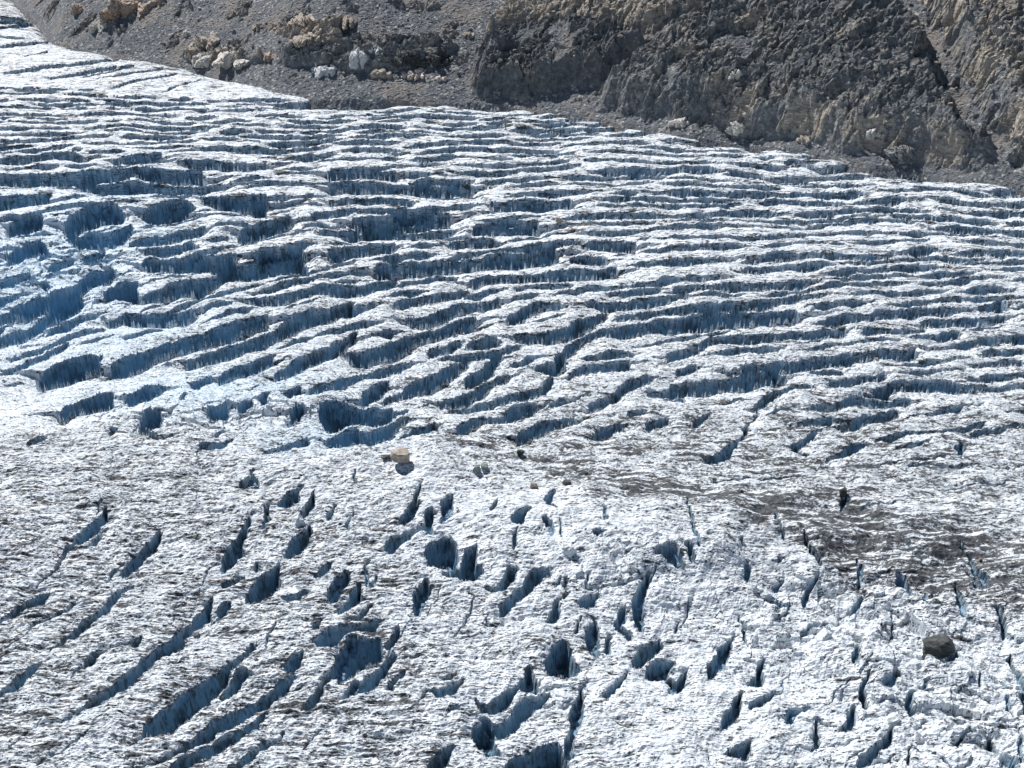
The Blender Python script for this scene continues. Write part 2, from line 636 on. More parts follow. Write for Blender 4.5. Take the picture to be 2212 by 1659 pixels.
# ------------------------------------------------------------------ glacier grid (fans out from below the viewpoint so that cells shrink with nearness)
NI, NJ = 1560, 1420
U = np.linspace(-.50, .50, NI)
dvs = np.linspace((FH / 2 - FH - 95) / FP, (FH / 2 + 75) / FP, NJ)
aa_, bb_, cc_ = 0, cp + dvs * sp, -sp + dvs * cp
YJ = bb_ * (-H / cc_)


def u_of(x, y):
    return x / (y * cp + H * sp)


YG = np.repeat(YJ[:, None], NI, 1)
XG = U[None, :] * (YG * cp + H * sp)


def height_field():
    x, y = XG, YG
    z = macro(x, y)
    z = z + 1.1 * fbm(x / 38, y / 30, 3, 3) + .35 * fbm(x / 9, y / 6, 3, 9)
    # ragged coordinates for the crevasse lips
    wx = x + .75 * fbm(x / 5.5, y / 5.5, 4, 41) + .20 * gnoise(x / 1.0, y / .9, 45)
    wy = y + .85 * fbm(x / 5.0, y / 5.5, 4, 51) + .22 * gnoise(x / 1.1, y / .9, 55) + .10 * gnoise(x / .5, y / .5, 57)
    carve = np.zeros_like(z); lip = np.zeros_like(z); drop = np.zeros_like(z); wall = np.zeros_like(z)
    rough = 1 + .5 * fbm(x / 1.6, y / 2.5, 3, 61)
    for cr in CREV:
        P = cr['poly']; W = cr['W']
        pad = max(3.5 * W, 2.0) + 2.5
        x0, y0 = P.min(0) - pad; x1, y1 = P.max(0) + pad
        j0 = np.searchsorted(YJ, y0); j1 = np.searchsorted(YJ, y1)
        if j1 <= j0:
            continue
        us = [u_of(a, b) for a in (x0, x1) for b in (y0, y1)]
        i0 = np.searchsorted(U, min(us)); i1 = np.searchsorted(U, max(us))
        if i1 <= i0:
            continue
        sl = (slice(j0, j1), slice(i0, i1))
        qx, qy = wx[sl].ravel(), wy[sl].ravel()
        best = np.full(qx.shape, 1e9); by = np.zeros(qx.shape); ins = np.zeros(qx.shape, bool)
        A = P; B = np.roll(P, -1, 0)
        for (ax, ay), (bx, by_) in zip(A, B):
            ex, ey = bx - ax, by_ - ay
            l2 = ex * ex + ey * ey + 1e-9
            t = np.clip(((qx - ax) * ex + (qy - ay) * ey) / l2, 0, 1)
            px = ax + t * ex; py = ay + t * ey
            d = (qx - px) ** 2 + (qy - py) ** 2
            m = d < best
            best = np.where(m, d, best); by = np.where(m, py, by)
            if ay != by_:
                c = ((ay > qy) != (by_ > qy)) & (qx < ex * (qy - ay) / (by_ - ay + 1e-12) + ax)
                ins ^= c
        e = np.sqrt(best)
        Dp = np.clip(1.6 * W, .4, 15.0)
        ww = np.clip(.22 * W, .18, 1.5)
        t = np.clip(e / ww, 0, 1)
        dep = np.where(ins, Dp * (t * (1.6 - .6 * t)) * np.clip(.8 + .2 * rough[sl].ravel(), .5, 1.3), 0)
        eo = np.where(ins, 0, e)
        near = by > qy
        lp = np.where(ins, .06 * W, .20 * np.minimum(W, 5) * np.exp(-eo / (.45 * np.minimum(W, 5) + .15)))
        dr = np.where(ins, 0, np.where(near, 1, 0) * .42 * cr['ridge'] * min(W, 7.0) * np.exp(-eo / (1.1 * W + .2)))
        sh = carve[sl].shape
        carve[sl] = np.maximum(carve[sl], dep.reshape(sh))
        lip[sl] = np.maximum(lip[sl], lp.reshape(sh))
        drop[sl] = np.maximum(drop[sl], dr.reshape(sh))
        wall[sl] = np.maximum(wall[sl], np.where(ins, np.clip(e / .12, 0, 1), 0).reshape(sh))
    # fine relief: weathering furrows along the foliation, three fields blended over the ice
    py_line = np.clip((YG - 165) / 60, 0, 1)
    def furrow(ang, sx, sy, seed, o=4):
        c, s = math.cos(ang), math.sin(ang)
        xx = (x * c + y * s); yy = (-x * s + y * c)
        xx = xx + .8 * fbm(x / 6, y / 6, 2, seed + 3); yy = yy + .5 * fbm(x / 5, y / 5, 3, seed + 5)
        return ridged(xx / sx, yy / sy, o, seed)
    fA = furrow(math.radians(7), 6.0, 1.05, 71)             # near ice: almost level bands
    fB = furrow(math.radians(-50), 7.0, 1.0, 81)            # middle ice: slanting strokes
    fD = furrow(math.radians(3), 10.0, 2.0, 87)             # far ice: ragged edges along the ridges
    fC = furrow(math.radians(62), 7.0, 1.9, 91, 3)          # joints along the near crevasses
    mA = 1 - sstep(185, 235, y + .25 * (x + 40))
    mD = sstep(265, 350, y)
    fur = fA * mA + (fB * (1 - .75 * mD) + fD * mD) * (1 - mA)
    pocks = fbm(x / .75, y / .75, 2, 101)
    lumps = fbm(x / 5.2, y / 2.2, 4, 111)
    near_amp = np.clip(1.15 - (y - 150) / 420, .55, 1.1)
    lowright = 1 / (1 + np.exp(-(x - 6) / 9)) * (1 - sstep(185, 215, y))
    micro = near_amp * ((.20 - .07 * lowright) * fur + .07 * pocks + (.30 - .12 * lowright) * lumps + .13 * fC * mA) + .12 * mD * fD
    micro = micro + (1 - sstep(200, 300, y)) * (.45 + .55 * lowright) * fbm(x / 10, y / 7, 3, 117)
    # broken, blocky ice of the lower right and the left icefall
    bxs = []
    blocky = np.zeros_like(z)
    for px, py, rx, ry, a in [(1880, 1370, 22, 13, 2.3), (2080, 1560, 18, 12, 2.0), (60, 600, 26, 34, 1.6), (1780, 1300, 16, 7, 1.8), (1330, 1230, 12, 6, .9), (500, 890, 24, 9, 1.6),
                              (1900, 1600, 16, 9, 1.3), (1180, 1500, 9, 6, .8)]:
        gx, gy = to_ground(px, py)
        blocky = np.maximum(blocky, a * np.exp(-(((x - gx) / rx) ** 2 + ((y - gy) / ry) ** 2) ** 1.5))
    bw = blocky * (.85 * facets(wx / 5.5, wy / 4.2, 121, .9) + .3 * facets(wx / 2.3, wy / 1.9, 131, .9))
    solid = 1 - np.clip(carve / 1.5, 0, 1)
    z = z - carve - lip * solid - drop + micro * (.45 + .55 * solid) + bw
    floor_n = fbm(x / 1.5, y / 1.5, 3, 141)
    z = z + np.clip(carve - .8, 0, 3) * .22 * floor_n
    # past the edge of the ice the sheet dives under the hillside
    return z.astype(np.float32), carve, wall, fur, pocks, lumps, fC


ZG, CARVE, WALL, FUR, POCK, LUMP, FURC = height_field()


def ice_z(x, y):
    fj = np.interp(y, YJ, np.arange(NJ)); fi = np.interp(u_of(x, y), U, np.arange(NI))
    j = int(np.clip(fj, 0, NJ - 2)); i = int(np.clip(fi, 0, NI - 2))
    return float(ZG[j:j + 2, i:i + 2].mean())


# dirt on the ice: density read off the photograph (medial moraine stripe, dirty toe, clean left)
def poly_sd(P, x, y):
    """signed distance (positive inside) in F-pixel space"""
    best = np.full(x.shape, 1e12); ins = np.zeros(x.shape, bool)
    P = np.array(P, float); Q = np.roll(P, -1, 0)
    for (ax, ay), (bx, by) in zip(P, Q):
        ex, ey = bx - ax, by - ay
        t = np.clip(((x - ax) * ex + (y - ay) * ey) / (ex * ex + ey * ey + 1e-9), 0, 1)
        d = (x - ax - t * ex) ** 2 + (y - ay - t * ey) ** 2
        best = np.minimum(best, d)
        if ay != by:
            ins ^= ((ay > y) != (by > y)) & (x < ex * (y - ay) / (by - ay) + ax)
    s = np.sqrt(best)
    return np.where(ins, s, -s)


def ground_poly(F):
    F = np.array(F, float)
    return np.stack(flat_hit(F[:, 0], F[:, 1]), 1)


def dirt_field():
    x, y = XG, YG
    qx = x + 3 * fbm(x / 14, y / 14, 3, 201); qy = y + 3 * fbm(x / 14, y / 14, 3, 211)
    d = np.full(x.shape, .30)
    band = poly_sd(ground_poly([(820, 940), (930, 930), (1060, 950), (1240, 1000), (1500, 1040), (1800, 1090), (2300, 1150), (2300, 1330), (2150, 1310), (1960, 1275),
                                (1850, 1240), (1700, 1190), (1560, 1150), (1420, 1120), (1280, 1090), (1120, 1045), (960, 995), (870, 965)]), qx, qy)
    d = d + .26 * sstep(-2.0, 6, band)
    up = poly_sd(ground_poly([(850, 930), (1100, 880), (1600, 860), (2300, 900), (2300, 1330), (1800, 1220), (1200, 1060)]), qx, qy)
    d = d + .17 * sstep(-6, 16, up)
    clean = poly_sd(ground_poly([(-200, 380), (250, 430), (420, 560), (380, 700), (200, 760), (600, 820), (760, 930), (500, 960), (-200, 900)]), qx, qy)
    d = d - .2 * sstep(-5, 14, clean)
    clean2 = poly_sd(ground_poly([(850, 1010), (1200, 1080), (1500, 1160), (1900, 1290), (2300, 1400), (2300, 1750), (1350, 1750), (1250, 1300), (900, 1200)]), qx, qy)
    d = d - .14 * sstep(-3, 7, clean2)
    topleft = poly_sd(ground_poly([(-200, -20), (90, -20), (100, 80), (250, 118), (420, 145), (300, 135), (60, 60), (-200, 58)]), qx, qy)
    d = d + .22 * sstep(-10, 4, topleft)
    edge = yb(x) - y
    d = d + .28 * np.exp(-np.maximum(edge, 0) / 3.5) * np.clip(.5 + fbm(x / 20, y / 9, 2, 221), 0, 1)
    lowleft = poly_sd(ground_poly([(-200, 900), (500, 960), (900, 1200), (1000, 1750), (-300, 1750)]), qx, qy)
    d = d + .12 * sstep(-3, 8, lowleft)
    d = d + .22 * fbm(x / 11, y / 8, 3, 231) * .6
    return d


DIRT = dirt_field()
BLUE = np.zeros_like(XG)
for px, py, rx, ry, a in [(60, 600, 34, 50, 1.0), (200, 520, 30, 30, .8), (450, 830, 30, 14, .8), (300, 720, 30, 25, .6), (700, 930, 16, 8, .7), (150, 420, 40, 40, .5)]:
    gx, gy = to_ground(px, py)
    BLUE = np.maximum(BLUE, a * np.exp(-((XG - gx) / rx) ** 2 - ((YG - gy) / ry) ** 2))


# ------------------------------------------------------------------ mesh helper
def grid_mesh(name, X, Y, Z, attrs, mat, smooth=False):
    nj, ni = X.shape
    co = np.stack([X, Y, Z], -1).reshape(-1, 3).astype(np.float32)
    idx = np.arange(nj * ni, dtype=np.int32).reshape(nj, ni)
    q = np.stack([idx[:-1, :-1], idx[:-1, 1:], idx[1:, 1:], idx[1:, :-1]], -1).reshape(-1, 4)
    me = bpy.data.meshes.new(name)
    me.vertices.add(len(co)); me.vertices.foreach_set('co', co.ravel())
    me.loops.add(q.size); me.loops.foreach_set('vertex_index', q.ravel())
    me.polygons.add(len(q))
    me.polygons.foreach_set('loop_start', np.arange(0, q.size, 4, dtype=np.int32))
    me.polygons.foreach_set('loop_total', np.full(len(q), 4, np.int32))
    me.polygons.foreach_set('use_smooth', np.full(len(q), smooth, bool))
    me.update(calc_edges=True)
    for k, v in attrs.items():
        a = me.attributes.new(k, 'FLOAT', 'POINT')
        a.data.foreach_set('value', np.asarray(v, np.float32).ravel())
    me.materials.append(mat)
    ob = bpy.data.objects.new(name, me); COL.objects.link(ob)
    return ob


# ------------------------------------------------------------------ material helpers
class NT:
    def __init__(s, name):
        s.m = bpy.data.materials.new(name); s.m.use_nodes = True
        s.t = s.m.node_tree; s.t.nodes.clear()
        s.out = s.t.nodes.new('ShaderNodeOutputMaterial')
        s.b = s.t.nodes.new('ShaderNodeBsdfPrincipled')
        s.t.links.new(s.b.outputs[0], s.out.inputs[0])
        s.tc = s.t.nodes.new('ShaderNodeTexCoord').outputs['Object']

    def link(s, a, b): s.t.links.new(a, b)

    def _in(s, sock, v):
        if isinstance(v, bpy.types.NodeSocket): s.link(v, sock)
        else: sock.default_value = v

    def attr(s, n):
        a = s.t.nodes.new('ShaderNodeAttribute'); a.attribute_name = n
        return a.outputs['Fac']

    def mapping(s, scale=(1, 1, 1), rot=(0, 0, 0), src=None):
        m = s.t.nodes.new('ShaderNodeMapping')
        m.inputs['Scale'].default_value = scale; m.inputs['Rotation'].default_value = rot
        s.link(src or s.tc, m.inputs[0])
        return m.outputs[0]

    def noise(s, vec, scale, detail=4, rough=.55, dist=0):
        n = s.t.nodes.new('ShaderNodeTexNoise')
        n.inputs['Scale'].default_value = scale; n.inputs['Detail'].default_value = detail
        n.inputs['Roughness'].default_value = rough; n.inputs['Distortion'].default_value = dist
        s.link(vec, n.inputs['Vector'])
        return n.outputs['Fac']

    def math(s, op, a, b=0, clamp=False):
        n = s.t.nodes.new('ShaderNodeMath'); n.operation = op; n.use_clamp = clamp
        s._in(n.inputs[0], a); s._in(n.inputs[1], b)
        return n.outputs[0]

    def smooth(s, v, lo, hi):
        n = s.t.nodes.new('ShaderNodeMapRange'); n.interpolation_type = 'SMOOTHSTEP'
        s._in(n.inputs['Value'], v); s._in(n.inputs['From Min'], lo); s._in(n.inputs['From Max'], hi)
        return n.outputs[0]

    def mix(s, f, a, b):
        n = s.t.nodes.new('ShaderNodeMix'); n.data_type = 'RGBA'
        s._in(n.inputs[0], f)
        for sock, v in ((n.inputs[6], a), (n.inputs[7], b)):
            if isinstance(v, bpy.types.NodeSocket): s.link(v, sock)
            else: sock.default_value = (*v, 1)
        return n.outputs[2]

    def bump(s, h, strength, dist):
        n = s.t.nodes.new('ShaderNodeBump')
        n.inputs['Strength'].default_value = strength; n.inputs['Distance'].default_value = dist
        s.link(h, n.inputs['Height']); s.link(n.outputs[0], s.b.inputs['Normal'])

    def finish(s, col, rough=.8, spec=.3):
        s._in(s.b.inputs['Base Color'], col) if isinstance(col, bpy.types.NodeSocket) else setattr(s.b.inputs['Base Color'], 'default_value', (*col, 1))
        s._in(s.b.inputs['Roughness'], rough); s.b.inputs['Specular IOR Level'].default_value = spec
        return s.m


def ice_material():
    n = NT('glacier_ice')
    dirt, wall, blue, fur, mA = n.attr('dirt'), n.attr('wall'), n.attr('blue'), n.attr('furrow'), n.attr('nearness')
    far = n.attr('farness')
    one_mA = n.math('SUBTRACT', 1.0, mA)
    def band(sx, sy, deg, sc, dist):
        return n.noise(n.mapping((sx, sy, .5), (0, 0, math.radians(deg))), sc, 3, .6, dist)
    nA = band(.22, 1.25, -7, 1.0, .5)
    nB = band(.17, 1.0, 50, 1.0, .4)
    nD = band(.085, .34, -3, 1.0, .4)
    nBD = n.math('ADD', n.math('MULTIPLY', nB, n.math('SUBTRACT', 1.0, far)), n.math('MULTIPLY', nD, far))
    st = n.math('ADD', n.math('MULTIPLY', nA, mA), n.math('MULTIPLY', nBD, one_mA))
    sp_ = n.noise(n.mapping((1, 1.4, 1)), 1.15, 3, .65)
    big = n.noise(n.tc, .16, 4, .6)
    v = n.math('ADD', n.math('MULTIPLY', st, .74), n.math('MULTIPLY', sp_, .26))
    v = n.math('SUBTRACT', v, n.math('MULTIPLY', n.math('SUBTRACT', fur, .9), .045))
    v = n.math('ADD', v, n.math('MULTIPLY', n.math('SUBTRACT', big, .5), .12))
    thr = n.math('SUBTRACT', .632, n.math('MULTIPLY', dirt, .24))
    patch = n.smooth(v, n.math('SUBTRACT', thr, .02), n.math('ADD', thr, .05))
    # hair-thin foliation lines
    lw = n.math('MULTIPLY', n.math('ADD', .022, n.math('MULTIPLY', dirt, .06)), n.smooth(sp_, .36, .6))
    ln = n.math('ABSOLUTE', n.math('SUBTRACT', st, .47))
    line = n.math('SUBTRACT', 1.0, n.smooth(ln, n.math('MULTIPLY', lw, .45), lw))
    mask = n.math('MAXIMUM', n.math('MULTIPLY', patch, .95), n.math('MULTIPLY', line, .95))
    # clean wall ice with vertical dirt streaks, darkened to paint in crevasse shade
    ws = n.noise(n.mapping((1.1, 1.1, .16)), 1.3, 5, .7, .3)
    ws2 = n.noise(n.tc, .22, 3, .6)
    streak_shade = n.smooth(n.math('ADD', n.math('MULTIPLY', ws, .7), n.math('MULTIPLY', ws2, .4)), .50, .64)
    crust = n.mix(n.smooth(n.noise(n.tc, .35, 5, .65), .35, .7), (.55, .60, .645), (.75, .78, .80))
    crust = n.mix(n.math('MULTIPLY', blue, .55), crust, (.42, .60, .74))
    wall_shade_c = n.mix(n.smooth(ws, .3, .7), (.13, .25, .36), (.33, .47, .58))
    wall_shade_c = n.mix(n.math('MULTIPLY', blue, .7), wall_shade_c, (.20, .42, .62))
    wall_shade_c = n.mix(n.math('MULTIPLY', streak_shade, n.math('SUBTRACT', .85, n.math('MULTIPLY', blue, .4))), wall_shade_c, (.03, .042, .055))  # near-black streaks deepen the shade put into the wall colour
    dirt_c = n.mix(n.smooth(sp_, .4, .65), (.016, .018, .021), (.055, .058, .062))
    col = n.mix(mask, crust, dirt_c)
    col = n.mix(wall, col, wall_shade_c)
    n.bump(n.math('ADD', st, sp_), .55, .35)
    return n.finish(col, .62, .25)


def grid_ice():
    mA = 1 - sstep(185, 235, YG + .25 * (XG + 40))
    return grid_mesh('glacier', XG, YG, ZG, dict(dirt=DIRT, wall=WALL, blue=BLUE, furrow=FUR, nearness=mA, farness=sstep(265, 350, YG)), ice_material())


gl = grid_ice(); gl['kind'] = 'structure'

# ------------------------------------------------------------------ the rocky hillside
NX, NS = 1500, 620
HX = np.linspace(-335, 265, NX)
sS = np.concatenate([np.linspace(-7, 62, 470), 62 + (np.linspace(0, 1, 151)[1:] ** 1.4) * 150])


def hill_base(x, y):
    s = y - yb(x)
    sl = np.interp(x, [-330, -120, 0, 40, 260], [.48, .50, .54, .66, .70])
    return np.where(s > 0, sl * s * (1 - .0006 * s), 1.2 * s) - 2.4


def hill_hit(px, py):
    px = np.atleast_1d(np.asarray(px, float)); py = np.atleast_1d(np.asarray(py, float))
    a, b, c = ray(px, py)
    t = np.full(px.shape, 300.); done = np.zeros(px.shape, bool)
    for _ in range(2400):
        below = (H + c * t < hill_base(a * t, b * t)) & (b * t > yb(a * t) - 6)
        done |= below
        if done.all(): break
        t = np.where(done, t, t + .25)
    return a * t, b * t


def hill_poly(F):
    F = np.array(F, float)
    return np.stack(hill_hit(F[:, 0], F[:, 1]), 1)


XH = np.repeat(HX[None], len(sS), 0)
YH = yb(XH) + sS[:, None]
ZH = hill_base(XH, YH)
wxh = XH + 2.2 * fbm(XH / 9, YH / 9, 4, 301); wyh = YH + 2.0 * fbm(XH / 9, YH / 9, 4, 311)
ROCK = np.zeros_like(XH); TAN = np.zeros_like(XH); RAISE = np.zeros_like(XH); DARKR = np.zeros_like(XH)
# rock masses: outline in the photograph, lift (m), edge width (m), tan amount, dark amount
MASSES = [
    ([(1012, 214), (1024, 165), (1045, 110), (1085, 85), (1180, 70), (1290, 75), (1405, 85), (1392, 110), (1330, 160), (1300, 185), (1240, 190), (1205, 196), (1150, 208), (1105, 218)], 9.0, 5.0, .15, .8),
    ([(1040, 90), (1060, 45), (1100, 0), (1200, -40), (1560, -40), (1500, 30), (1410, 80), (1290, 72), (1150, 72)], 4.0, 4.0, .65, .1),
    ([(1288, 246), (1300, 190), (1345, 150), (1420, 85), (1500, 25), (1560, -30), (1900, -50), (1955, 20), (2000, 90), (2040, 170), (2075, 240), (2120, 310), (2150, 345), (2100, 372), (1980, 352), (1850, 335), (1700, 305), (1560, 288), (1400, 262)], 9.5, 8.0, .30, .35),
    ([(1990, 0), (2060, -60), (2400, -60), (2420, 420), (2230, 392), (2170, 330), (2120, 250), (2075, 170), (2030, 80)], 8.0, 6.0, .55, .1),
    ([(1560, 280), (1600, 250), (1700, 240), (1760, 270), (1880, 290), (2000, 300), (2090, 330), (2100, 372), (1980, 352), (1850, 335), (1700, 305)], 2.5, 2.5, .6, 0),
    ([(560, 60), (640, 52), (720, 62), (760, 95), (700, 108), (620, 95)], 2.2, 2.0, .8, 0),
    ([(600, 120), (700, 105), (800, 95), (880, 92), (960, 95), (985, 110), (960, 140), (890, 150), (800, 155), (700, 150), (620, 145)], 3.4, 2.0, .3, .3),
    ([(395, 118), (440, 105), (540, 118), (570, 128), (555, 140), (450, 145), (400, 138)], 2.2, 1.5, .7, 0),
]
for F, up, ed, tn, dk in MASSES:
    sd = poly_sd(hill_poly(F), wxh, wyh)
    m = sstep(-.4, 1.2, sd)
    ROCK = np.maximum(ROCK, m)
    TAN = np.where(m > .3, np.maximum(TAN * (1 - m), tn * m), TAN)
    DARKR = np.where(m > .3, np.maximum(DARKR * (1 - m), dk * m), DARKR)
    RAISE = np.maximum(RAISE, up * sstep(-.3, ed, sd) + .0 * m)
patch = fbm(XH / 16, YH / 12, 4, 321)
# loose patches of bedrock on the scree and loose patches of scree on the bedrock
lg = sstep(.38, .6, patch + .1 * fbm(XH / 5, YH / 5, 2, 331)) * (1 - ROCK) * sstep(4, 12, YH - yb(XH))
sc = sstep(.25, .55, fbm(XH / 13, YH / 10, 4, 341)) * ROCK
ROCKM = np.clip(ROCK * (1 - .75 * sc) + .85 * lg, 0, 1)
TAN = np.clip(TAN + .45 * lg + .3 * fbm(XH / 14, YH / 9, 4, 351) * ROCK, 0, 1)
sx_, sy_ = XH * .94 + YH * .34, -XH * .34 + YH * .94
c0 = facets(wxh / 17, wyh / 13, 359, 1.2)
c1 = facets((sx_ + 2 * gnoise(XH / 5, YH / 5, 367)) / 8.5, sy_ / 5.5, 361, 1.3)
c2 = facets((sx_ + 1.5 * gnoise(XH / 3, YH / 3, 371)) / 4.2, (sy_ + gnoise(XH / 2.5, YH / 2.5, 372)) / 2.6, 373, 1.3)
c3 = facets(wxh / 2.0, wyh / 1.3, 381, 1.3)
c4 = facets(wxh / .9, wyh / .75, 391, 1.1)
crag = 2.2 * c0 + 2.0 * c1 + 1.25 * c2 + .62 * c3 + .3 * c4 + .5 * ridged(XH / 6, YH / 6, 3, 395) * .6
scree = .30 * facets(XH / 1.5, YH / 1.3, 401, .8) + .22 * facets(XH / .75, YH / .7, 411, .8) + .5 * fbm(XH / 8, YH / 8, 3, 421) + 1.2 * fbm(XH / 34, YH / 26, 2, 431)
edgein = sstep(-7, 0, YH - yb(XH))
ZH = ZH + (RAISE + crag * ROCKM + scree * (1 - .6 * ROCKM)) * edgein
STONE = (.5 + c4) * .5 + .5 * (.5 + facets(XH / 1.5, YH / 1.3, 401, 0))


def hill_material():
    n = NT('hillside_rock')
    rock, tan, stone, dark = n.attr('rock'), n.attr('tan'), n.attr('stone'), n.attr('darkrock')
    a = n.noise(n.tc, .55, 8, .7, .3)
    strata = n.noise(n.mapping((.25, .25, 1.6), (math.radians(14), math.radians(-10), 0)), 1.2, 6, .7, .5)
    fine = n.noise(n.tc, 2.2, 6, .75)
    scr = n.mix(n.smooth(fine, .36, .66), (.10, .11, .122), (.27, .285, .30))
    vor = n.t.nodes.new('ShaderNodeTexVoronoi'); vor.inputs['Scale'].default_value = 1.1
    n.link(n.tc, vor.inputs['Vector'])
    sep = n.t.nodes.new('ShaderNodeSeparateColor'); n.link(vor.outputs['Color'], sep.inputs[0])
    scr = n.mix(n.smooth(sep.outputs[0], .86, .95), scr, (.48, .465, .43))
    scr = n.mix(n.smooth(n.noise(n.tc, .05, 3, .6), .52, .66), scr, (.27, .25, .235))
    grey = n.mix(n.smooth(a, .35, .65), (.12, .128, .132), (.36, .365, .36))
    grey = n.mix(n.math('MULTIPLY', dark, .7), grey, (.085, .092, .098))
    tanc = n.mix(n.smooth(strata, .35, .66), (.30, .265, .225), (.62, .55, .46))
    tm = n.smooth(n.math('ADD', tan, n.math('MULTIPLY', n.math('SUBTRACT', a, .5), 1.4)), .35, .65)
    rk = n.mix(tm, grey, tanc)
    crack = n.smooth(n.noise(n.mapping((.5, .5, 1.5)), 1.6, 7, .75, 1.0), .56, .66)
    rk = n.mix(n.math('MULTIPLY', crack, .5), rk, (.07, .072, .076))
    col = n.mix(rock, scr, rk)
    n.bump(n.math('ADD', n.math('ADD', a, fine), strata), .8, .7)
    return n.finish(col, .9, .2)


HM = hill_material()
hill = grid_mesh('rocky_hillside', XH, YH, ZH, dict(rock=ROCKM, tan=TAN, stone=STONE, darkrock=DARKR), HM)
hill['kind'] = 'structure'


def hill_z(x, y):
    i = int(np.clip(np.interp(x, HX, np.arange(NX)), 0, NX - 2))
    j = int(np.clip(np.interp(y - yb(x), sS, np.arange(len(sS))), 0, len(sS) - 2))
    return float(ZH[j:j + 2, i:i + 2].mean())


# march a photo ray to the finished surfaces
def place(px, py, where):
    a, b, c = (float(v) for v in ray(px, py))
    t = 130. if where == 'ice' else 300.
    while t < 1000:
        x, y = a * t, b * t
        zz = ice_z(x, y) if where == 'ice' else (hill_z(x, y) if y > yb(x) - 6 else -99)
        if H + c * t < zz: break
        t += .15
    return x, y, zz, t


# ------------------------------------------------------------------ boulders, outcrops and ice blocks
def rock_mesh(name, seed, size, sub=4, planes=14, rough=.06, strata=0, squash=.72):
    r = np.random.default_rng(seed)
    bm = bmesh.new(); bmesh.ops.create_icosphere(bm, subdivisions=sub, radius=1)
    me = bpy.data.meshes.new(name); bm.to_mesh(me); bm.free()
    n = len(me.vertices); co = np.zeros(n * 3, np.float32); me.vertices.foreach_get('co', co); co = co.reshape(-1, 3)
    N = r.normal(size=(planes, 3)); N /= np.linalg.norm(N, axis=1, keepdims=True)
    d = r.uniform(.62, 1.0, planes)
    N = np.vstack([N, [[0, 0, 1], [0, 0, -1], [1, 0, .1], [-1, 0, .1], [0, 1, .1], [0, -1, .1]]]); d = np.concatenate([d, [squash, .8], r.uniform(.78, 1.05, 4)])
    ta, tb = r.uniform(-.35, .35, 2)
    Rt = np.array([[math.cos(ta), 0, math.sin(ta)], [0, 1, 0], [-math.sin(ta), 0, math.cos(ta)]]) @ np.array([[1, 0, 0], [0, math.cos(tb), -math.sin(tb)], [0, math.sin(tb), math.cos(tb)]])
    N[planes:] = N[planes:] @ Rt.T
    dots = co @ N.T
    R = np.where(dots > .05, d / np.maximum(dots, .05), 9).min(1)
    R = np.minimum(R, 1.25)
    P = co * R[:, None]
    f = rough
    for o in range(4):
        k = 1.6 * 2.1 ** o
        nz = gnoise(P[:, 0] * k + 3.1 * P[:, 2] * k * .7 + seed, P[:, 1] * k - 2.3 * P[:, 2] * k * .6 + seed * .37, seed + o)
        P = P * (1 + f * nz)[:, None]; f *= .55
    if strata:
        P[:, :2] *= (1 + strata * (np.floor(gnoise(P[:, 2] * 5 + P[:, 0] * .6, np.full(n, seed * 1.3)) * 3) / 3))[:, None]
    P = P * np.array(size, np.float32) * .5
    me.vertices.foreach_set('co', P.ravel()); me.update()
    return me


def outcrop_mesh(name, seed, size):
    r = np.random.default_rng(seed)
    W, Dp, Hh = size
    k = int(np.clip(W / max(Hh, .5) * 4, 5, 12))
    bm = bmesh.new()
    for i in range(k):
        u = (i + .5) / k * 2 - 1 + r.uniform(-.12, .12)
        e = math.sqrt(max(0, 1 - u * u * .8))
        w_ = W / k * r.uniform(1.5, 2.7); h_ = Hh * e * r.uniform(.55, 1.05)
        me = rock_mesh('tmp', seed * 31 + i, (w_, Dp * e * r.uniform(.6, 1.0), h_ * 1.3), 4, 12, .15, .06)
        o0 = len(bm.verts); bm.from_mesh(me); bpy.data.meshes.remove(me)
        bm.verts.ensure_lookup_table()
        a = r.uniform(-.5, .5)
        for v in bm.verts[o0:]:
            x, y, z = v.co
            v.co = (x * math.cos(a) - y * math.sin(a) + u * W * .42, x * math.sin(a) + y * math.cos(a) + r.uniform(-.02, .02) * Dp + (0 if i % 2 else .15 * Dp), z - (Hh - h_) * .35)
    me = bpy.data.meshes.new(name); bm.to_mesh(me); bm.free()
    return me


def rock_mat(name, c1, c2, c3, scale=1.0):
    n = NT(name)
    oi = n.t.nodes.new('ShaderNodeObjectInfo')
    a = n.noise(n.tc, 1.1 * scale, 7, .7, .3)
    st = n.noise(n.mapping((.5, .5, 2.6), (.25, -.15, 0)), .9 * scale, 6, .7, .5)
    col = n.mix(n.smooth(a, .35, .65), c1, c2)
    col = n.mix(n.smooth(st, .52, .68), col, c3)
    n.bump(n.math('ADD', a, st), .8, .35)
    return n.finish(col, .88, .2)


M_TAN = rock_mat('tan_rock', (0.297, 0.257, 0.223), (0.486, 0.432, 0.365), (0.162, 0.142, 0.128))
M_PALE = rock_mat('pale_rock', (0.486, 0.459, 0.419), (0.675, 0.648, 0.594), (0.270, 0.257, 0.243))
M_WHITE = rock_mat('white_rock', (0.567, 0.581, 0.581), (0.700, 0.700, 0.700), (0.270, 0.270, 0.270))
M_PINK = rock_mat('pinkish_smooth_slab', (0.540, 0.466, 0.412), (0.675, 0.594, 0.527), (0.446, 0.385, 0.344), .6)
M_DARK = rock_mat('dark_rock', (.05, .055, .055), (.11, .115, .11), (.03, .03, .032))
M_GREEN = rock_mat('grey_green_rock', (0.176, 0.216, 0.203), (0.297, 0.338, 0.317), (0.081, 0.095, 0.095))
M_BROWN = rock_mat('brown_rock', (0.203, 0.155, 0.121), (0.351, 0.270, 0.209), (0.095, 0.078, 0.068))
